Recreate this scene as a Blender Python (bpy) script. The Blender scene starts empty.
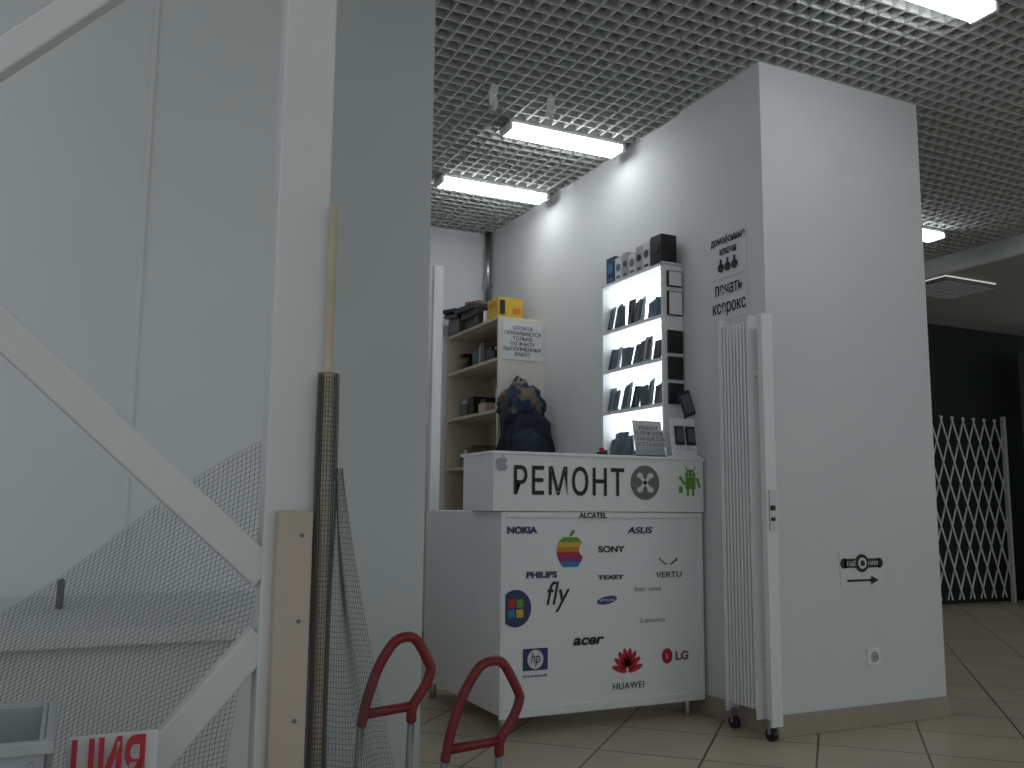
import bpy, bmesh, math, random
from mathutils import Matrix, Vector, Euler, noise
random.seed(4)
S=bpy.context.scene
COL=S.collection
ZC=3.14

# ---------------------------------------------------------------- materials
MATS={}
def mat(name,col,rough=0.6,metal=0.0,noise=0.0,nscale=6.0,bump=0.0,emit=None,es=0.0,trans=0.0,col2=None):
    if name in MATS: return MATS[name]
    m=bpy.data.materials.new(name); m.use_nodes=True
    nt=m.node_tree; b=nt.nodes['Principled BSDF']
    b.inputs['Base Color'].default_value=(*col,1); b.inputs['Roughness'].default_value=rough
    b.inputs['Metallic'].default_value=metal
    if trans: b.inputs['Transmission Weight'].default_value=trans
    if emit:
        b.inputs['Emission Color'].default_value=(*emit,1); b.inputs['Emission Strength'].default_value=es
    if noise>0 or bump>0:
        tc=nt.nodes.new('ShaderNodeTexCoord'); n=nt.nodes.new('ShaderNodeTexNoise')
        n.inputs['Scale'].default_value=nscale; n.inputs['Detail'].default_value=4
        nt.links.new(tc.outputs['Object'],n.inputs['Vector'])
        if noise>0:
            r=nt.nodes.new('ShaderNodeValToRGB')
            r.color_ramp.elements[0].position=0.3; r.color_ramp.elements[1].position=0.7
            if col2: r.color_ramp.elements[0].position=0.46; r.color_ramp.elements[1].position=0.54
            r.color_ramp.elements[0].color=(*(col2 or [c*(1-noise) for c in col]),1)
            r.color_ramp.elements[1].color=(*[min(1,c*(1+noise*0.5)) for c in col],1)
            nt.links.new(n.outputs['Fac'],r.inputs['Fac']); nt.links.new(r.outputs['Color'],b.inputs['Base Color'])
        if bump>0:
            bp=nt.nodes.new('ShaderNodeBump'); bp.inputs['Strength'].default_value=bump; bp.inputs['Distance'].default_value=0.01
            nt.links.new(n.outputs['Fac'],bp.inputs['Height']); nt.links.new(bp.outputs['Normal'],b.inputs['Normal'])
    MATS[name]=m; return m
wall_m=mat('wall_paint',(0.72,0.74,0.75),0.75,noise=0.05,nscale=1.3,bump=0.03)
wallL_m=mat('wall_panel_left',(0.78,0.81,0.81),0.6,noise=0.06,nscale=0.9)
wallP_m=mat('wall_panel_shaded',(0.58,0.62,0.62),0.6,noise=0.06,nscale=0.9)  # white panel like the left one; its shading is put into the darker colour
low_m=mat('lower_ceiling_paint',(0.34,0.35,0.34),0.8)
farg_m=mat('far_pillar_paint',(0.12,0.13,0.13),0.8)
white_m=mat('white_laminate',(0.84,0.85,0.86),0.35,noise=0.02,nscale=2)
steel_m=mat('white_steel',(0.68,0.70,0.70),0.45,noise=0.04,nscale=5)
grid_m=mat('grid_blades',(0.58,0.59,0.58),0.6)
plen_m=mat('plenum_dark',(0.09,0.09,0.09),0.9,noise=0.4,nscale=2)
dark_m=mat('shop_darkness',(0.010,0.012,0.012),0.8)  # near-black base colour carries the darkness of the unlit shop
black_m=mat('black_plastic',(0.012,0.012,0.013),0.35)
blk_m=mat('black_print',(0.02,0.02,0.02),0.6)
gray_m=mat('gray_print',(0.16,0.16,0.165),0.6)
pale_m=mat('pale_print',(0.40,0.41,0.42),0.6)
blue_m=mat('blue_print',(0.02,0.06,0.28),0.5)
navy_m=mat('navy_print',(0.03,0.05,0.13),0.5)
red_m=mat('red_print',(0.50,0.02,0.04),0.5)
redt_m=mat('red_enamel',(0.23,0.018,0.025),0.4,noise=0.2,nscale=20)
green_m=mat('green_print',(0.14,0.33,0.04),0.5)
yel_m=mat('yellow_print',(0.68,0.45,0.04),0.5)
org_m=mat('orange_print',(0.62,0.2,0.03),0.5)
pur_m=mat('purple_print',(0.2,0.04,0.25),0.5)
skyb_m=mat('cyan_print',(0.03,0.22,0.42),0.5)
wood_m=mat('light_wood',(0.60,0.51,0.37),0.6,noise=0.12,nscale=8)
plank_m=mat('beige_board',(0.52,0.45,0.37),0.7,noise=0.08,nscale=4)
shelf_m=mat('shelf_birch',(0.62,0.53,0.42),0.6,noise=0.08,nscale=5)
skirt_m=mat('skirting_tile',(0.38,0.33,0.26),0.6,noise=0.1,nscale=5)
paper_m=mat('paper',(0.72,0.74,0.75),0.8)
wire_m=mat('net_wire',(0.11,0.11,0.10),0.6)
tubeg_m=mat('grey_tube',(0.25,0.26,0.27),0.35,metal=0.6)
glass_m=mat('clear_plastic',(0.9,0.95,0.97),0.1,trans=0.9)
lamp_m=mat('lamp_tube',(1,1,1),0.5,emit=(0.95,0.98,1.0),es=11)
led_m=mat('led_back',(1,1,1),0.5,emit=(0.88,0.96,1.0),es=1.8)
trof_m=mat('troffer_glow',(1,1,1),0.5,emit=(1,0.98,0.95),es=0.45)
camo_m=mat('camo_cloth',(0.13,0.105,0.08),0.9,noise=0.8,nscale=11,bump=0.4,col2=(0.02,0.035,0.07))
navyc_m=mat('dark_cloth',(0.02,0.03,0.05),0.9,noise=0.5,nscale=9,bump=0.5)
crate_m=mat('crate_plastic',(0.42,0.46,0.47),0.4)
metal_m=mat('steel',(0.45,0.45,0.45),0.3,metal=0.9)
screen_m=mat('screen_grey',(0.10,0.12,0.14),0.2)
cream_m=mat('cream_panel',(0.70,0.66,0.59),0.6,noise=0.03,nscale=3)
slate_m=mat('slate_blue_plastic',(0.10,0.16,0.22),0.3)
brown_m=mat('brown_card',(0.22,0.13,0.07),0.8,noise=0.1)

fm=bpy.data.materials.new('floor_tiles'); fm.use_nodes=True; MATS['floor_tiles']=fm
nt=fm.node_tree; b=nt.nodes['Principled BSDF']
tc=nt.nodes.new('ShaderNodeTexCoord'); mp=nt.nodes.new('ShaderNodeMapping'); br=nt.nodes.new('ShaderNodeTexBrick')
mp.inputs['Rotation'].default_value=(0,0,math.radians(45)); mp.inputs['Location'].default_value=(0.1,0.03,0)
br.offset=0.0; br.inputs['Scale'].default_value=1.0; br.inputs['Brick Width'].default_value=0.43; br.inputs['Row Height'].default_value=0.43
br.inputs['Mortar Size'].default_value=0.0045; br.inputs['Mortar Smooth'].default_value=0.1
br.inputs['Color1'].default_value=(0.72,0.62,0.46,1); br.inputs['Color2'].default_value=(0.67,0.58,0.43,1); br.inputs['Mortar'].default_value=(0.09,0.08,0.06,1)
ns=nt.nodes.new('ShaderNodeTexNoise'); ns.inputs['Scale'].default_value=3; ns.inputs['Detail'].default_value=6
mx=nt.nodes.new('ShaderNodeMixRGB'); mx.blend_type='MULTIPLY'; mx.inputs[0].default_value=0.35
nt.links.new(tc.outputs['Object'],mp.inputs[0]); nt.links.new(mp.outputs[0],br.inputs['Vector'])
nt.links.new(tc.outputs['Object'],ns.inputs['Vector'])
nt.links.new(br.outputs['Color'],mx.inputs[1]); nt.links.new(ns.outputs['Fac'],mx.inputs[2]); nt.links.new(mx.outputs[0],b.inputs['Base Color'])
b.inputs['Roughness'].default_value=0.35

# ---------------------------------------------------------------- builder
class B:
    def __init__(s,name,parent=None,bevel=0.0):
        s.name=name; s.bm=bmesh.new(); s.mats=[]; s.parent=parent; s.bevel=bevel
    def mi(s,m):
        if m not in s.mats: s.mats.append(m)
        return s.mats.index(m)
    def _fin(s,verts,m,M=None):
        if M is not None: bmesh.ops.transform(s.bm,matrix=M,verts=verts)
        i=s.mi(m)
        for f in {f for v in verts for f in v.link_faces}: f.material_index=i
    def box(s,x0,x1,y0,y1,z0,z1,m,rot=None):
        r=bmesh.ops.create_cube(s.bm,size=1)
        c=Vector(((x0+x1)/2,(y0+y1)/2,(z0+z1)/2))
        M=Matrix.Translation(c)
        if rot: M=M@Euler(rot).to_matrix().to_4x4()
        M=M@Matrix.Diagonal((abs(x1-x0),abs(y1-y0),abs(z1-z0),1))
        s._fin(r['verts'],m,M); return s
    def cyl(s,a,b_,r,m,seg=12,r2=None):
        a=Vector(a); b_=Vector(b_); d=b_-a
        q=bmesh.ops.create_cone(s.bm,cap_ends=True,segments=seg,radius1=r,radius2=r if r2 is None else r2,depth=d.length)
        M=Matrix.Translation((a+b_)/2)@d.to_track_quat('Z','Y').to_matrix().to_4x4()
        s._fin(q['verts'],m,M)
        for v in q['verts']:
            for f in v.link_faces:
                if len(f.verts)==4: f.smooth=True
        return s
    def bar(s,a,b_,w,t,m,nrm=(0,1,0)):
        a=Vector(a); b_=Vector(b_); d=(b_-a); L=d.length; d.normalize(); n=Vector(nrm); w_=d.cross(n).normalized(); n=w_.cross(d)
        R=Matrix((d,w_,n)).transposed().to_4x4()
        r=bmesh.ops.create_cube(s.bm,size=1)
        s._fin(r['verts'],m,Matrix.Translation((a+b_)/2)@R@Matrix.Diagonal((L,w,t,1))); return s
    def tube(s,pts,r,m,closed=False,seg=10):
        pts=[Vector(p) for p in pts]; n=len(pts); rings=[]
        for i,p in enumerate(pts):
            if closed: t=(pts[(i+1)%n]-pts[i-1])
            else: t=pts[min(i+1,n-1)]-pts[max(i-1,0)]
            t.normalize(); u=Vector((0,1,0)); u=(u-t*u.dot(t))
            if u.length<1e-3: u=Vector((1,0,0))
            u.normalize(); w=t.cross(u)
            rings.append([s.bm.verts.new(p+r*(math.cos(k*2*math.pi/seg)*u+math.sin(k*2*math.pi/seg)*w)) for k in range(seg)])
        i_=s.mi(m)
        for i in range(n if closed else n-1):
            A=rings[i]; Bn=rings[(i+1)%n]
            for k in range(seg):
                f=s.bm.faces.new((A[k],A[(k+1)%seg],Bn[(k+1)%seg],Bn[k])); f.material_index=i_; f.smooth=True
        if not closed:
            for R_ in (rings[0],rings[-1]):
                f=s.bm.faces.new(R_); f.material_index=i_
        return s
    def poly(s,pts,m):
        f=s.bm.faces.new([s.bm.verts.new(p) for p in pts]); f.material_index=s.mi(m); return s
    def done(s):
        bmesh.ops.recalc_face_normals(s.bm,faces=s.bm.faces)
        me=bpy.data.meshes.new(s.name); s.bm.to_mesh(me); s.bm.free()
        for m in s.mats: me.materials.append(m)
        o=bpy.data.objects.new(s.name,me); COL.objects.link(o)
        if s.parent: o.parent=s.parent
        if s.bevel:
            md=o.modifiers.new('bev','BEVEL'); md.width=s.bevel; md.segments=2; md.limit_method='ANGLE'
        return o
def text(body,loc,size,m,parent,width=None,rot=(math.pi/2,0,0),name=None,bold=0.0,shear=0.0,align='CENTER',space=1.0,char=1.0):
    c=bpy.data.curves.new('t','FONT'); c.body=body; c.size=size; c.align_x=align; c.align_y='CENTER'; c.offset=bold; c.shear=shear; c.extrude=0.0006; c.space_line=space
    c.space_character=char
    o=bpy.data.objects.new('tmp',c); COL.objects.link(o)
    bpy.context.view_layer.update()
    dg=bpy.context.evaluated_depsgraph_get()
    me=bpy.data.meshes.new_from_object(o.evaluated_get(dg)); bpy.data.objects.remove(o)
    me.materials.clear(); me.materials.append(m)
    xs=[v.co.x for v in me.vertices]; ys=[v.co.y for v in me.vertices]
    sc=1.0
    if width and xs: sc=width/(max(xs)-min(xs))
    cx=(max(xs)+min(xs))/2; cy=(max(ys)+min(ys))/2
    for v in me.vertices: v.co.x=(v.co.x-cx)*sc; v.co.y=v.co.y-cy
    t=bpy.data.objects.new(name or 'lettering',me); COL.objects.link(t)
    t.location=loc; t.rotation_euler=rot; t.parent=parent
    return t

# ---------------------------------------------------------------- room
B('floor').box(-3,12,-3,10,-0.1,0,fm).done()
g=B('ceiling_grid')
p=0.08; t=0.009; h=0.045
x=-2.0
while x<6.55:
    g.box(x-t/2,x+t/2,0.2,8.0,ZC,ZC+h,grid_m); x+=p
y=0.2
while y<8.0:
    g.box(-2.0,6.55,y-t/2,y+t/2,ZC+0.001,ZC+h-0.001,grid_m); y+=p
g.done()
B('ceiling').box(-3,6.6,-3,8.2,3.45,3.56,plen_m).done()
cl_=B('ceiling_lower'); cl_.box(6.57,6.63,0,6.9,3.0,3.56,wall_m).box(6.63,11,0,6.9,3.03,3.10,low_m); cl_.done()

B('wall_left').box(-3,0.60,3.26,3.36,0,ZC+0.3,wallL_m).done()
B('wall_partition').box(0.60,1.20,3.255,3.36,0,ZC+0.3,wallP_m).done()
B('trim_1').box(0.150,0.168,3.252,3.26,0.7,ZC,wallL_m).done()
B('trim_2').box(-0.98,-0.962,3.252,3.26,0.7,ZC,wallL_m).done()
B('wall_kiosk_left').box(1.08,1.18,3.36,6.45,0,ZC+0.3,wall_m).done()
B('wall_back').box(1.08,3.0,6.45,6.55,0,ZC+0.3,wall_m).done()
B('wall_right').box(2.885,3.0,3.88,6.45,0,ZC+0.3,wall_m).done()
B('wall_column').box(2.86,3.93,3.24,3.88,0,ZC+0.3,wall_m).done()
B('wall_far_dark').box(3.0,12,6.92,7.0,0,3.2,dark_m).done()  # black sheet standing in for the dark room behind the gate
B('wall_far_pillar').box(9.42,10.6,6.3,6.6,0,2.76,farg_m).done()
sk=B('baseboard_column',bevel=0.003)
sk.box(2.852,3.942,3.226,3.24,0,0.095,skirt_m).box(3.93,3.942,3.24,3.88,0,0.095,skirt_m).box(2.850,2.86,3.226,3.88,0,0.095,skirt_m); sk.done()
B('baseboard_back').box(1.2,2.87,6.438,6.45,0,0.08,skirt_m).done()
pp=B('ceiling_pipe'); pp.cyl((2.845,6.40,2.55),(2.845,6.40,ZC),0.028,metal_m); pp.cyl((2.845,6.40,2.53),(2.845,6.40,2.56),0.035,metal_m)
pp.box(2.82,2.885,6.40,6.45,2.7,2.73,metal_m); pp.done()

def lamp(x0,x1,y0,y1):
    o=B('fluorescent_lamp',bevel=0.004)
    o.box(x0,x1,y0,y1,ZC-0.022,ZC-0.001,white_m)
    o.box(x0+0.02,x1-0.02,y0+0.01,y1-0.01,ZC-0.06,ZC-0.021,lamp_m)
    o.box(x0,x0+0.02,y0,y1,ZC-0.062,ZC-0.002,white_m); o.box(x1-0.02,x1,y0,y1,ZC-0.062,ZC-0.002,white_m)
    o.done()
lamp(2.06,2.82,4.36,4.50); lamp(2.03,2.82,5.32,5.46); lamp(2.58,3.38,2.35,2.48); lamp(5.05,5.96,4.70,4.86)
lamp(0.3,1.2,-0.8,-0.66); lamp(-1.4,-0.5,0.9,1.04); lamp(3.6,4.5,-0.3,-0.16); lamp(-1.4,-0.5,-1.2,-1.06)  # unseen fixtures outside the view, added to brighten the hall
tr=B('recessed_troffer'); tr.box(6.75,7.4,5.35,5.85,3.015,3.029,trof_m)
for i in range(9): tr.box(6.75+i*0.0813-0.004,6.75+i*0.0813+0.004,5.35,5.85,2.98,3.016,metal_m)
for i in range(7): tr.box(6.75,7.4,5.35+i*0.0833-0.004,5.35+i*0.0833+0.004,2.98,3.016,metal_m)
tr.done()
for (hx,hy) in ((1.82,4.04),(2.14,4.02)):
    o=B('hanging_tag'); o.box(hx-0.025,hx+0.025,hy,hy+0.003,ZC-0.05,ZC+0.01,paper_m,rot=(0.1,0.2,0.3)); o.box(hx-0.04,hx+0.03,hy+0.002,hy+0.005,ZC-0.11,ZC-0.04,paper_m,rot=(0.15,-0.3,0.5)); o.box(hx-0.01,hx+0.012,hy,hy+0.003,ZC-0.14,ZC-0.09,paper_m); o.done()

# ---------------------------------------------------------------- counter
CY=3.72
ctr=bpy.data.objects.new('repair_counter',None); COL.objects.link(ctr)
c=B('body',ctr,bevel=0.004)
c.box(1.735,2.84,CY+0.01,CY+0.33,0.09,0.97,white_m)
c.box(1.735,2.20,CY+0.33,4.68,0.09,0.972,white_m)
c.box(1.69,2.845,CY-0.01,4.06,0.975,1.235,white_m)
c.box(1.68,2.85,CY-0.02,4.08,1.228,1.243,white_m)
c.box(1.735,2.84,CY-0.002,CY+0.012,0.075,0.115,white_m)
for a in (1.735,2.815): c.box(a,a+0.025,CY-0.002,CY+0.012,0.115,0.972,white_m)
c.box(1.76,2.815,CY-0.002,CY+0.012,0.945,0.972,white_m)
for (lx,ly) in ((1.77,CY+0.04),(2.76,CY+0.04),(1.77,4.62),(2.16,4.62)):
    c.cyl((lx,ly,0),(lx,ly,0.1),0.02,metal_m)
c.done()
st=B('stickers',ctr)
YS=CY+0.008; YH=CY-0.012
def P2(pts,y,m): st.poly([(x,y,z) for x,z in pts],m)
def ell(cx,cz,rx,rz,m,y,a=0,n=28):
    ca,sa=math.cos(a),math.sin(a)
    P2([(cx+rx*math.cos(k*2*math.pi/n)*ca-rz*math.sin(k*2*math.pi/n)*sa, cz+rx*math.cos(k*2*math.pi/n)*sa+rz*math.sin(k*2*math.pi/n)*ca) for k in range(n)],y,m)
def apple(cx,cz,h,cols,y):
    N=30; w=h*0.42; z0=cz-h*0.5; H=h*0.8
    def ext(t):
        if t<0.5: hw=w*(0.55+0.45*math.sin(min(1,t/0.5)*math.pi/2))
        else: hw=w*math.sqrt(max(0,1-((t-0.5)/0.56)**2.6))
        return hw
    for k in range(N):
        a,b2=k/N,(k+1)/N
        m=cols[min(len(cols)-1,int((1-(a+b2)/2)*len(cols)))]
        def e2(t):
            hw=ext(t); r=hw
            dz=(t-0.58)*H; rr=h*0.2
            if abs(dz)<rr: r=min(hw, w*1.12-math.sqrt(rr*rr-dz*dz))
            return -hw,r
        la,ra=e2(a); lb,rb=e2(b2)
        P2([(cx+la,z0+a*H),(cx+ra,z0+a*H),(cx+rb,z0+b2*H),(cx+lb,z0+b2*H)],y,m)
    ell(cx+h*0.06,cz+h*0.41,h*0.12,h*0.05,cols[0],y,a=0.9,n=12)
apple(2.093,0.806,0.17,[green_m,yel_m,org_m,red_m,pur_m,skyb_m],YS)
apple(1.73,1.19,0.075,[pale_m],YH)
ell(2.495,1.115,0.083,0.083,gray_m,YH)
def rbar(cx,cz,l,w,a,m,y):
    ca,sa=math.cos(a),math.sin(a)
    P2([(cx+x*ca-z*sa,cz+x*sa+z*ca) for x,z in ((-l/2,-w/2),(l/2,-w/2),(l/2,w/2),(-l/2,w/2))],y,m)
for a in (0.85,math.pi-0.85):
    rbar(2.495,1.115,0.10,0.018,a,paper_m,YH-0.001)
    for s_ in (-1,1): ell(2.495+s_*0.045*math.cos(a),1.115+s_*0.045*math.sin(a),0.018,0.014,paper_m,YH-0.0015,n=12)
ax,az=2.763,1.125
rbar(ax,az-0.005,0.062,0.06,0,green_m,YH)
P2([(ax+0.032*math.cos(k*math.pi/12),az+0.028+0.032*math.sin(k*math.pi/12)) for k in range(13)],YH,green_m)
for s_ in (-1,1):
    rbar(ax+s_*0.016,az-0.05,0.014,0.04,0,green_m,YH)
    rbar(ax+s_*0.024,az+0.064,0.006,0.026,-s_*0.5,green_m,YH)
    ell(ax+s_*0.012,az+0.042,0.004,0.004,paper_m,YH-0.001,n=8)
rbar(ax-0.05,az+0.005,0.05,0.015,-0.9,green_m,YH); rbar(ax+0.048,az-0.005,0.05,0.015,-1.2,green_m,YH)
rbar(ax-0.058,az-0.04,0.022,0.034,0,green_m,YH)
ell(1.815,0.545,0.078,0.082,navy_m,YS)
for (i,j,m) in ((-1,1,red_m),(1,1,green_m),(-1,-1,skyb_m),(1,-1,yel_m)): rbar(1.815+i*0.021,0.545+j*0.022,0.034,0.036,0.12,m,YS-0.001)
ell(2.29,0.565,0.055,0.018,blue_m,YS,a=0.15)
rbar(1.915,0.32,0.125,0.095,0,navy_m,YS); ell(1.915,0.32,0.04,0.042,paper_m,YS-0.0008)
for k in range(8):
    a=math.pi*(0.06+0.88*k/7); ell(2.40+0.045*math.cos(a),0.235+0.065*math.sin(a),0.043,0.0135,red_m,YS,a=a*0.9+0.15,n=16)
ell(2.625,0.292,0.031,0.036,red_m,YS)
for s_ in (-1,1):
    P2([(2.64,0.705),(2.64+s_*0.055,0.76),(2.64+s_*0.05,0.745),(2.64+s_*0.01,0.715)],YS,gray_m)
    rbar(2.64+s_*0.03,0.735,0.05,0.006,s_*0.5,gray_m,YS)
st.done()
def T(b_,x,z,size,m,w,**k): text(b_,(x,YS-0.002,z),size,m,ctr,width=w,**k)
text('РЕМОНТ',(2.083,YH-0.002,1.115),0.175,blk_m,ctr,width=0.585,bold=0.002,name='header_lettering',char=1.15)
text('ALCATEL',(2.208,CY-0.004,0.957),0.034,blk_m,ctr,width=0.15,bold=0.001)
T('NOKIA',1.845,0.89,0.04,navy_m,0.15,bold=0.002)
T('ASUS',2.475,0.888,0.042,navy_m,0.145,bold=0.001,shear=0.2)
T('SONY',2.315,0.80,0.04,blk_m,0.145,bold=0.001)
T('PHILIPS',1.945,0.69,0.038,navy_m,0.155,bold=0.0015)
T('TEXET',2.31,0.67,0.026,blk_m,0.14,bold=0.001)
T('VERTU',2.64,0.675,0.038,blk_m,0.15)
T('fly',2.03,0.59,0.15,blk_m,0.12,shear=0.25)
T('hp',1.915,0.32,0.07,navy_m,0.045,shear=0.2)
text('SAMSUNG',(2.29,YS-0.003,0.566),0.018,paper_m,ctr,width=0.085)
T('htc one',2.52,0.612,0.032,pale_m,0.15,bold=0.0005)
T('Lenovo',2.545,0.465,0.032,pale_m,0.14,bold=0.0005)
T('acer',2.19,0.385,0.065,blk_m,0.165,bold=0.002,shear=0.25)
T('invent',1.915,0.25,0.022,blue_m,0.12)
T('HUAWEI',2.405,0.172,0.042,blk_m,0.17,char=1.15)
T('LG',2.71,0.29,0.055,gray_m,0.075,bold=0.002)
text('L',(2.625,YS-0.003,0.292),0.03,paper_m,ctr)

# things on the counter
z0=1.2435
o=B('leaflet_stand',bevel=0.001); o.box(2.49,2.66,3.79,3.796,z0+0.004,z0+0.185,paper_m,rot=(-0.2,0,0.0)); o.box(2.49,2.66,3.77,3.86,z0,z0+0.010,glass_m); o.box(2.49,2.66,3.765,3.77,z0,z0+0.05,glass_m)
o2=o.done()
text('РЕМОНТ\nТЕЛЕФОНОВ\nПЛАНШЕТОВ\nНОУТБУКОВ',(2.575,3.785,z0+0.105),0.028,gray_m,o2,rot=(math.pi/2-0.2,0,0),name='leaflet_text',space=1.0)
o=B('phone_stand',bevel=0.002); o.box(2.68,2.84,3.712,3.80,z0,z0+0.010,white_m); o.box(2.685,2.835,3.752,3.764,z0+0.008,z0+0.20,white_m,rot=(-0.12,0,0))
for px in (2.728,2.795): o.box(px-0.026,px+0.026,3.738,3.748,z0+0.065,z0+0.16,black_m,rot=(-0.12,0,0)); o.box(px-0.021,px+0.021,3.7365,3.739,z0+0.08,z0+0.148,screen_m,rot=(-0.12,0,0))
for px in (2.728,2.795): o.box(px-0.026,px+0.026,3.72,3.755,z0+0.045,z0+0.055,white_m)
o.done()
o=B('phone_holder',bevel=0.002); o.cyl((2.79,3.848,z0),(2.79,3.848,z0+0.012),0.030,black_m); o.cyl((2.79,3.848,z0),(2.815,3.80,z0+0.26),0.006,black_m)
o.box(2.775,2.845,3.785,3.797,z0+0.215,z0+0.345,black_m,rot=(0,-0.35,0)); o.box(2.782,2.838,3.781,3.785,z0+0.23,z0+0.33,screen_m,rot=(0,-0.35,0)); o.done()
o=B('small_accessory',bevel=0.002); o.box(2.30,2.34,3.8,3.84,z0,z0+0.02,black_m); o.box(2.31,2.33,3.81,3.83,z0+0.02,z0+0.04,red_m); o.cyl((2.35,3.83,z0),(2.35,3.83,z0+0.03),0.008,black_m); o.done()

# ---------------------------------------------------------------- display case
o=B('phone_display_case')
x0,x1,y0,y1=2.735,2.884,3.885,4.50
zb=1.246
zs=[1.53,1.77,2.0]
o.box(x1-0.015,x1,y0+0.015,y1,zb,2.28,led_m)
o.box(x0,x1,y0,y0+0.016,zb,2.29,white_m); o.box(x0,x1,y1-0.014,y1,zb,2.29,white_m)
o.box(x0,x1,y0,y1,2.27,2.285,white_m); o.box(x0,x1,y0,y1,zb,zb+0.012,white_m)
for z in zs:
    o.box(x0,x1-0.015,y0+0.016,y1-0.014,z-0.004,z+0.004,glass_m)
    o.box(x0,x0+0.01,y0+0.016,y1-0.014,z-0.012,z+0.006,white_m)
    o.box(x0+0.05,x0+0.08,y0+0.016,y1-0.014,z-0.014,z-0.004,led_m)
o.box(x0+0.05,x0+0.08,y0+0.016,y1-0.014,2.258,2.27,led_m)
for zi,z in enumerate([zb+0.008]+zs):
    n=9
    for k in range(n):
        yy=y0+0.05+k*(y1-y0-0.09)/(n-1); hh=random.uniform(0.11,0.165); w=random.uniform(0.05,0.066)
        xx=random.uniform(x0+0.03,x0+0.06)
        m=random.choice([black_m,screen_m,slate_m,gray_m,navy_m,slate_m,pale_m])
        o.box(xx-0.005,xx+0.005,yy-w/2,yy+w/2,z+0.006,z+0.006+hh,m,rot=(random.uniform(-0.3,0.15),0.2,random.uniform(-.3,.3)))
        o.box(xx-0.0065,xx-0.0045,yy-w/2+0.006,yy+w/2-0.006,z+0.02,z-0.008+hh,screen_m,rot=(0,0.2,0))
        o.box(xx,xx+0.04,yy-0.02,yy+0.02,z+0.004,z+0.02,white_m)
o.done()
o=B('phone_box',bevel=0.001)
for (a,b_,m) in ((2.155,2.24,paper_m),(2.00,2.13,paper_m),(1.80,1.92,black_m),(1.66,1.78,black_m),(1.53,1.64,black_m)):
    o.box(2.76,2.85,3.868,3.884,a,b_,black_m)
    if m is paper_m: o.box(2.765,2.845,3.864,3.868,a+0.005,b_-0.005,paper_m)
o.done()
o=B('accessory_box',bevel=0.002)
yy=4.47
for k,(w,hh,m) in enumerate([(0.09,0.15,navy_m),(0.07,0.13,paper_m),(0.06,0.14,pale_m),(0.07,0.12,paper_m),(0.06,0.14,pale_m),(0.07,0.15,paper_m),(0.10,0.16,black_m)]):
    o.box(2.75,2.85,yy-w,yy,2.291,2.291+hh,m)
    mm=[skyb_m,gray_m,screen_m,gray_m,black_m,screen_m,black_m][k]
    o.cyl((2.747,yy-w/2,2.291+hh*0.55),(2.75,yy-w/2,2.291+hh*0.55),w*0.33,mm,seg=14)
    o.box(2.748,2.75,yy-w+0.015,yy-0.015,2.30,2.315,mm)
    o.box(2.77,2.83,yy-w-0.001,yy-w,2.30,2.291+hh-0.03,mm)
    yy-=w+0.006
o.done()

# ---------------------------------------------------------------- cabinet
o=B('shelf_cabinet',bevel=0.002)
cx0,cx1,cy0,cy1=2.53,2.884,5.50,6.43
o.box(cx0,cx1,cy0,cy0+0.02,0,2.27,cream_m); o.box(cx0,cx1,cy1-0.02,cy1,0,2.27,shelf_m); o.box(cx1-0.012,cx1,cy0+0.02,cy1-0.02,0,2.27,shelf_m)
for z in (0.06,0.42,0.80,1.25,1.62,1.97,2.255): o.box(cx0,cx1-0.012,cy0+0.02,cy1-0.02,z,z+0.022,shelf_m)
o.box(cx0+0.002,cx1-0.02,cy0+0.47,cy0+0.486,0.08,1.25,shelf_m)
cab=o.done()
o=B('notice_sheet',cab); o.box(2.56,2.86,5.494,5.499,1.98,2.24,paper_m); o.done()
text('ОПЛАТА\nПРИНИМАЕТСЯ\nТОЛЬКО\nПО ФАКТУ\nВЫПОЛНЕННЫХ\nРАБОТ',(2.71,5.490,2.11),0.036,blk_m,cab,name='notice_text')
o=B('shelf_clutter',cab)
for z in (0.825,1.275,1.645,1.995):
    yy=5.54
    while yy<6.33:
        w=random.uniform(0.05,0.14); hh=random.uniform(0.05,0.17)
        m=random.choice([black_m,gray_m,paper_m,brown_m,black_m,screen_m,brown_m,shelf_m])
        if random.random()<0.85: o.box(cx0+0.06+random.random()*0.05,cx0+0.27,yy,yy+w*0.95,z-0.002,z+hh,m)
        if random.random()<0.4 and hh<0.12: o.box(cx0+0.08,cx0+0.2,yy+0.01,yy+w*0.8,z+hh,z+hh+0.03,random.choice([paper_m,black_m,pale_m]))
        yy+=w+0.01
o.done()
o=B('yellow_box',bevel=0.003); o.box(2.55,2.74,5.55,5.73,2.278,2.42,yel_m); o.box(2.56,2.60,5.546,5.551,2.30,2.40,blk_m); o.box(2.548,2.551,5.57,5.70,2.36,2.40,org_m); o.box(2.66,2.72,5.546,5.551,2.31,2.35,org_m); o.done()
o=B('device_pile',bevel=0.004)
z=2.278
for k,(ya,yb,h2) in enumerate([(5.80,6.12,0.07),(5.78,6.1,0.05),(5.85,6.14,0.04)]):
    o.box(2.53-0.03*k,2.80,ya,yb,z,z+h2,black_m,rot=(0,0,0.1*k-0.1)); z+=h2-0.004
o.box(2.52,2.8,6.18,6.40,2.278,2.40,gray_m); o.box(2.48,2.7,6.16,6.38,2.39,2.42,black_m,rot=(0.1,0,0.1)); o.box(2.54,2.62,5.76,5.79,2.278,2.36,paper_m)
o.box(2.50,2.66,5.88,6.02,z,z+0.03,brown_m,rot=(0,0,0.5)); o.box(2.46,2.56,6.2,6.34,2.42,2.45,black_m,rot=(0,0.2,0.4)); o.done()
bag=bpy.data.objects.new('hanging_backpack',None); COL.objects.link(bag)
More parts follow.
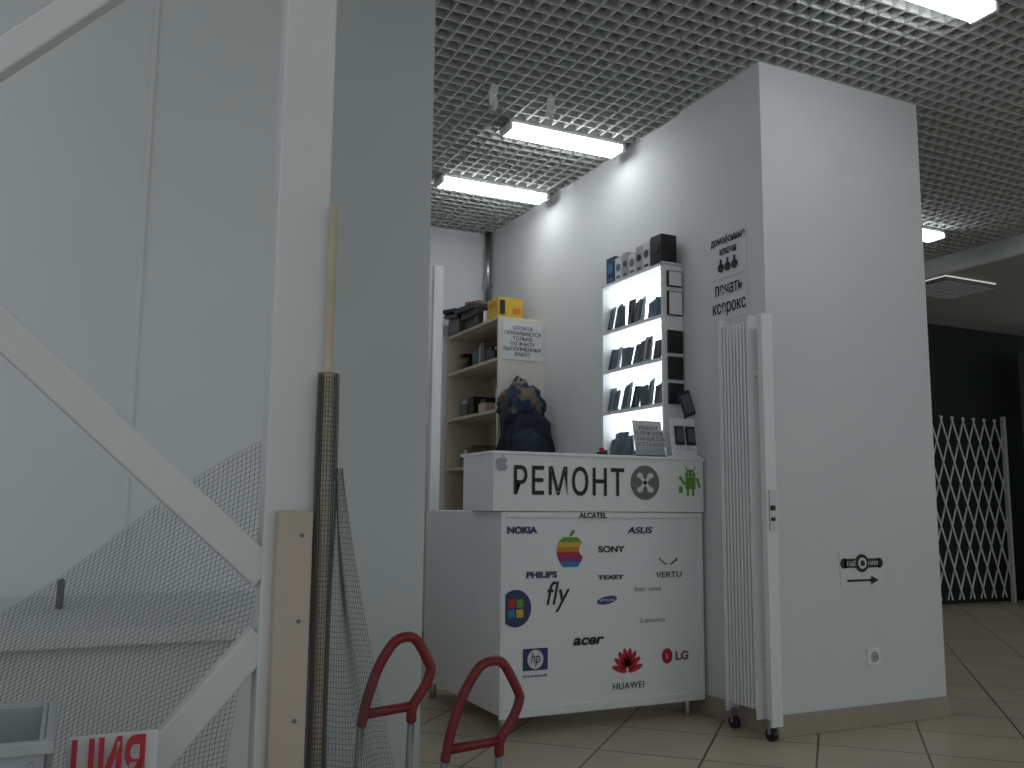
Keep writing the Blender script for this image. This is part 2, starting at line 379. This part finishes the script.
def lump(name,c_,r_,m,sq=2.6,nz=0.05,seed=0,tap=0.22):
    bm=bmesh.new(); bmesh.ops.create_icosphere(bm,subdivisions=4,radius=1)
    for v in bm.verts:
        d=v.co.copy(); k=(abs(d.x)**sq+abs(d.y)**sq+abs(d.z)**sq)**(-1/sq)
        n=noise.noise(d*2.2+Vector((seed,0,0)))*nz*2.2+noise.noise(d*6+Vector((seed,3,0)))*nz
        d=d*(k*(1+n)); v.co=Vector((d.x*r_[0]*(1.0-tap*d.z),d.y*r_[1],d.z*r_[2]))+Vector(c_)
    me=bpy.data.meshes.new(name); bm.to_mesh(me); bm.free(); me.materials.append(m)
    for p_ in me.polygons: p_.use_smooth=True
    q=bpy.data.objects.new(name,me); COL.objects.link(q); q.parent=bag; return q
lump('top_flap',(2.65,5.385,1.68),(0.155,0.080,0.135),camo_m,sq=2.1,seed=1,nz=0.16,tap=0.35)
lump('main_body',(2.69,5.385,1.40),(0.20,0.082,0.27),navyc_m,sq=2.2,seed=5,nz=0.12,tap=0.3)
lump('pocket',(2.66,5.30,1.36),(0.14,0.05,0.13),navyc_m,seed=8,nz=0.1)
o=B('straps',bag); o.tube([(2.59,5.40,1.74),(2.62,5.43,1.82),(2.66,5.475,1.86),(2.70,5.43,1.82),(2.73,5.40,1.74)],0.012,navyc_m)
o.cyl((2.66,5.44,1.845),(2.66,5.499,1.845),0.008,metal_m)
o.tube([(2.52,5.32,1.72),(2.47,5.30,1.55),(2.50,5.32,1.25)],0.014,navyc_m); o.done()
o=B('shelf_upright',bevel=0.003); o.box(1.865,1.925,4.98,5.02,0,2.42,white_m); o.box(1.83,1.96,4.94,5.06,0,0.01,steel_m); o.done()

# ---------------------------------------------------------------- notices on the column left face
o=B('key_cutting_notice'); o.box(2.8555,2.8598,3.36,3.63,2.135,2.37,paper_m); n1=o.done()
R=(math.pi/2,0,-math.pi/2)
text('домофонные\nключи',(2.853,3.495,2.30),0.058,blk_m,n1,width=0.26,rot=R,name='notice_text',bold=0.001)
o=B('key_icons',n1)
for k in range(3):
    yy=3.55-k*0.052
    o.cyl((2.850,yy,2.185),(2.855,yy,2.185),0.022,blk_m,seg=18)
    o.box(2.850,2.855,yy-0.005,yy+0.005,2.19,2.23,blk_m)
o.done()
o=B('print_copy_notice'); o.box(2.8555,2.8598,3.36,3.63,1.92,2.115,paper_m); n2=o.done()
text('печать\nксерокс',(2.853,3.495,2.018),0.092,blk_m,n2,width=0.25,rot=R,name='notice_text',bold=0.001)

# folded gate
o=B('folded_gate')
gx0,gx1=2.775,2.835
ys=[3.27+ i*0.0235 for i in range(9)]
for i,yy in enumerate(ys):
    o.box(gx0,gx0+0.014,yy,yy+0.013,0.12,1.86,white_m)
    o.box(gx1-0.014,gx1,yy+0.011,yy+0.022,0.12,1.86,steel_m)
z=0.16
while z<1.84:
    o.box(gx0+0.008,gx1-0.004,3.27,3.47,z,z+0.004,steel_m); z+=0.07
o.box(gx0-0.004,gx1+0.004,3.262,3.272,0.08,1.885,white_m); o.box(gx0-0.004,gx1+0.004,3.468,3.48,0.08,1.90,white_m)
o.box(2.79,2.85,3.19,3.222,0.06,1.885,white_m); o.box(2.80,2.84,3.222,3.27,1.6,1.63,steel_m); o.box(2.80,2.84,3.222,3.27,0.3,0.33,steel_m)
o.box(2.803,2.838,3.184,3.191,0.90,1.08,metal_m); o.cyl((2.82,3.178,1.0),(2.82,3.186,1.0),0.012,black_m); o.cyl((2.82,3.178,0.95),(2.82,3.186,0.95),0.009,black_m)
for yy in (3.21,3.46):
    o.cyl((2.79,yy,0.028),(2.815,yy,0.028),0.028,black_m,seg=18); o.box(2.785,2.82,yy-0.008,yy+0.008,0.028,0.09,metal_m)
o.done()

o=B('direction_sign'); o.box(3.26,3.53,3.2345,3.2398,0.635,0.80,paper_m)
def seg_(x,z,w,h_,m): o.box(x-w/2,x+w/2,3.231,3.2345,z-h_/2,z+h_/2,m)
o.cyl((3.395,3.230,0.745),(3.395,3.2345,0.745),0.042,blk_m,seg=24); o.cyl((3.395,3.228,0.745),(3.395,3.230,0.745),0.026,paper_m,seg=24); o.cyl((3.395,3.226,0.745),(3.395,3.228,0.745),0.014,blk_m,seg=18)
for s_ in (-1,1): seg_(3.395+s_*0.07,0.745,0.085,0.042,blk_m); o.cyl((3.395+s_*0.112,3.231,0.745),(3.395+s_*0.112,3.2345,0.745),0.024,blk_m)
seg_(3.38,0.665,0.16,0.010,blk_m); o.poly([(3.45,3.231,0.685),(3.50,3.231,0.665),(3.45,3.231,0.645)],blk_m)
sg=o.done()
text('ЕЩЁ',(3.325,3.2295,0.745),0.028,paper_m,sg); text('НАМ',(3.465,3.2295,0.745),0.028,paper_m,sg)
o=B('wall_socket',bevel=0.003); o.box(3.41,3.485,3.228,3.2398,0.275,0.35,white_m); o.cyl((3.4475,3.224,0.3125),(3.4475,3.230,0.3125),0.024,pale_m,seg=20)
for s_ in (-1,1): o.cyl((3.4475+s_*0.009,3.222,0.3125),(3.4475+s_*0.009,3.2245,0.3125),0.003,blk_m)
o.done()

# ---------------------------------------------------------------- far gate
o=B('lattice_gate')
gx0,gx1,gz0,gz1=6.2,9.38,0.06,2.0; gy=6.8
slope=0.225/0.085; sp=0.17
Hh=gz1-gz0; run=Hh/slope
n=int((gx1-gx0+run)/sp)+1
for k in range(n):
    for sgn in (1,-1):
        xs=gx0-run+k*sp if sgn==1 else gx0+k*sp
        xe=xs+sgn*run; za,zb_=gz0,gz1
        A=Vector((xs,0,za)); Bv=Vector((xe,0,zb_))
        def cl(P_,Q):
            if P_.x<gx0: tt=(gx0-P_.x)/(Q.x-P_.x); return P_+(Q-P_)*tt
            if P_.x>gx1: tt=(gx1-P_.x)/(Q.x-P_.x); return P_+(Q-P_)*tt
            return P_
        if (A.x<gx0 and Bv.x<=gx0) or (A.x>gx1 and Bv.x>=gx1): continue
        A2,B2=cl(A,Bv),cl(Bv,A)
        if (B2-A2).length<0.03: continue
        o.bar((A2.x,gy+0.008*sgn,A2.z),(B2.x,gy+0.008*sgn,B2.z),0.018,0.008,steel_m)
for xx in (6.2,9.38): o.box(xx-0.02,xx+0.02,gy-0.02,gy+0.02,0.0,2.04,steel_m)
o.done()

# ---------------------------------------------------------------- left structure
o=B('white_steel_frame',bevel=0.004)
o.box(0.335,0.44,1.79,1.85,0,3.1,steel_m)
def br_(a,b_,w=0.06): o.bar((a[0],1.82,a[1]),(b_[0],1.82,b_[1]),w,0.045,steel_m)
br_((-0.31,1.464),(0.345,0.866),0.062); br_((-0.31,1.644),(0.345,2.352),0.052); br_((0.345,0.747),(-0.31,0.0),0.058)
o.box(-0.40,-0.30,1.79,1.85,0,3.1,steel_m)
o.box(-0.42,0.46,1.79,1.85,0.0,0.04,steel_m)
o.done()
o=B('storage_bench',bevel=0.005); o.box(-2.2,0.58,2.40,3.25,0.66,0.70,wallL_m); o.box(-2.2,0.57,2.44,3.25,0.0,0.66,wallL_m); o.box(-0.02,0.0,2.9,2.94,0.70,0.78,gray_m); o.done()
o=B('beige_board',bevel=0.003); o.box(0.355,0.421,1.755,1.788,0,0.985,plank_m)
for z in (0.94,0.78,0.60): o.cyl((0.40,1.752,z),(0.40,1.756,z),0.004,gray_m)
o.done()
o=B('wooden_pole'); o.cyl((0.448,1.765,0.0),(0.442,1.765,1.60),0.0085,wood_m,seg=12); o.done()

def net(name,fn,nu,nv,thick=0.0014,m=wire_m):
    bm=bmesh.new(); V=[[bm.verts.new(fn(i/nu,j/nv)) for j in range(nv+1)] for i in range(nu+1)]
    for i in range(nu):
        for j in range(nv):
            bm.faces.new((V[i][j],V[i+1][j],V[i+1][j+1],V[i][j+1]))
    me=bpy.data.meshes.new(name); bm.to_mesh(me); bm.free(); me.materials.append(m)
    q=bpy.data.objects.new(name,me); COL.objects.link(q)
    w=q.modifiers.new('w','WIREFRAME'); w.thickness=thick; w.use_even_offset=False; w.use_replace=True
    return q
def f1(u,v):
    X=-0.55+0.885*u
    top=0.50+0.63*u+0.02*math.sin(u*9)
    Z=0.02+(top-0.02)*v
    return (X+0.03*math.sin(v*5+u*3),1.91+0.03*math.sin(u*8+v*3)+0.02*math.sin(v*7),Z)
net('draped_net',f1,105,105,0.0013)
def f2(u,v):
    a=u*2*math.pi*2.4; r=0.0205*(1-0.3*u)*(1+0.12*math.sin(v*9))
    return (0.448+r*math.cos(a)-0.005*v,1.764+r*math.sin(a),0.01+1.245*v)
net('rolled_net',f2,50,130,0.0013)
def f3(u,v):
    wd=0.27*(1-v)**1.2+0.012
    return (0.470+wd*u,1.80+0.02*math.sin(u*7+v*4),0.01+1.06*v)
net('loose_net',f3,24,100,0.0012)

o=B('plastic_crate',bevel=0.003)
for zb2 in (0.0,0.345):
    ht=0.335; a0,a1,b0,b1=-0.36,-0.01,1.42,1.68
    o.box(a0,a1,b0,b1,zb2,zb2+0.01,crate_m)
    for (p0,p1,q0,q1) in ((a0,a1,b0,b0+0.008),(a0,a1,b1-0.008,b1),(a0,a0+0.008,b0,b1),(a1-0.008,a1,b0,b1)):
        o.box(p0,p1,q0,q1,zb2+0.01,zb2+ht,crate_m)
    for zz in (zb2+0.32,zb2+0.25):
        o.box(a0-0.012,a1+0.012,b0-0.012,b0,zz,zz+0.018,crate_m); o.box(a0-0.012,a1+0.012,b1,b1+0.012,zz,zz+0.018,crate_m)
        o.box(a0-0.012,a0,b0,b1,zz,zz+0.018,crate_m); o.box(a1,a1+0.012,b0,b1,zz,zz+0.018,crate_m)
    for k in range(7): o.box(a0+0.02+k*0.052,a0+0.026+k*0.052,b0-0.01,b0,zb2+0.02,zb2+0.31,crate_m)
o.done()
o=B('cardboard_box',bevel=0.003); o.box(0.015,0.22,1.50,1.70,0,0.42,plank_m); o.box(0.11,0.13,1.499,1.5,0,0.42,shelf_m); o.done()
o=B('promo_sign',bevel=0.001); o.box(0.018,0.15,1.60,1.606,0.421,0.64,paper_m,rot=(-0.05,0,0)); o.box(0.06,0.12,1.606,1.66,0.421,0.425,paper_m); ps=o.done()
text('ЦИЯ',(0.078,1.588,0.592),0.10,red_m,ps,width=0.105,rot=(math.pi/2-0.05,0,0),bold=0.003,name='sign_text')

# ---------------------------------------------------------------- hand trucks with red loop handles
def catmull(P,n=6):
    out=[]; P=[Vector(p_) for p_ in P]; N=len(P)
    for i in range(N-1):
        p0=P[i-1] if i>0 else P[0]; p1=P[i]; p2=P[i+1]; p3=P[i+2] if i+2<N else P[-1]
        for k in range(n):
            t_=k/n; out.append(0.5*((2*p1)+(-p0+p2)*t_+(2*p0-5*p1+4*p2-p3)*t_*t_+(-p0+3*p1-3*p2+p3)*t_**3))
    out.append(P[-1])
    return out
def truck(dx,dz,Y,sc):
    o=B('hand_truck')
    r=0.0145
    L=[(0,0),(0.012,0.05),(0.040,0.125),(0.080,0.185),(0.115,0.200),(0.148,0.190),(0.187,0.125),(0.192,0.10),(0.175,0.06),(0.142,0.012)]
    pts=[(dx+a*sc,Y,dz+b_*sc) for a,b_ in L]
    path=[(dx-0.006,Y,dz-0.03)]+pts+[(dx+0.138*sc,Y,dz-0.03)]
    o.tube(catmull(path,5),r,redt_m,seg=12)
    o.tube([(dx,Y,dz),(dx+0.142*sc,Y,dz+0.012)],r*0.95,redt_m,seg=12)
    xl,xr=dx-0.006,dx+0.138*sc
    o.cyl((xl,Y,dz-0.02),(xl-0.01,Y+0.03,0.06),0.0105,tubeg_m); o.cyl((xr,Y,dz-0.02),(xr+0.0,Y+0.03,0.06),0.0105,tubeg_m)
    o.tube([(xl-0.005,Y+0.015,dz*0.5),(xr,Y+0.015,dz*0.5)],0.009,tubeg_m)
    o.box(xl-0.03,xr+0.03,Y-0.16,Y+0.03,0.0,0.010,tubeg_m)
    o.cyl((xl-0.03,Y+0.05,0.06),(xr+0.03,Y+0.05,0.06),0.008,metal_m)
    for xx in (xl-0.045,xr+0.017): o.cyl((xx,Y+0.05,0.06),(xx+0.028,Y+0.05,0.06),0.06,black_m,seg=24)
    o.done()
truck(0.758,0.43,2.5,1.0); truck(1.005,0.312,2.5,1.18)

# ---------------------------------------------------------------- world + camera
w=bpy.data.worlds.new('world'); S.world=w; w.use_nodes=True
w.node_tree.nodes['Background'].inputs[0].default_value=(0.87,0.95,0.99,1); w.node_tree.nodes['Background'].inputs[1].default_value=0.50
S.view_settings.view_transform='Standard'
cam=bpy.data.cameras.new('camera'); co=bpy.data.objects.new('camera',cam); COL.objects.link(co); S.camera=co
cam.sensor_width=36; cam.lens=910/1024*36; cam.clip_start=0.05
M=Matrix.Rotation(math.radians(-25.6),3,'Z')@Matrix.Rotation(math.radians(97.6),3,'X')@Matrix.Rotation(math.radians(0.55),3,'Z')
co.matrix_world=Matrix.Translation((0,0,1.0))@M.to_4x4()
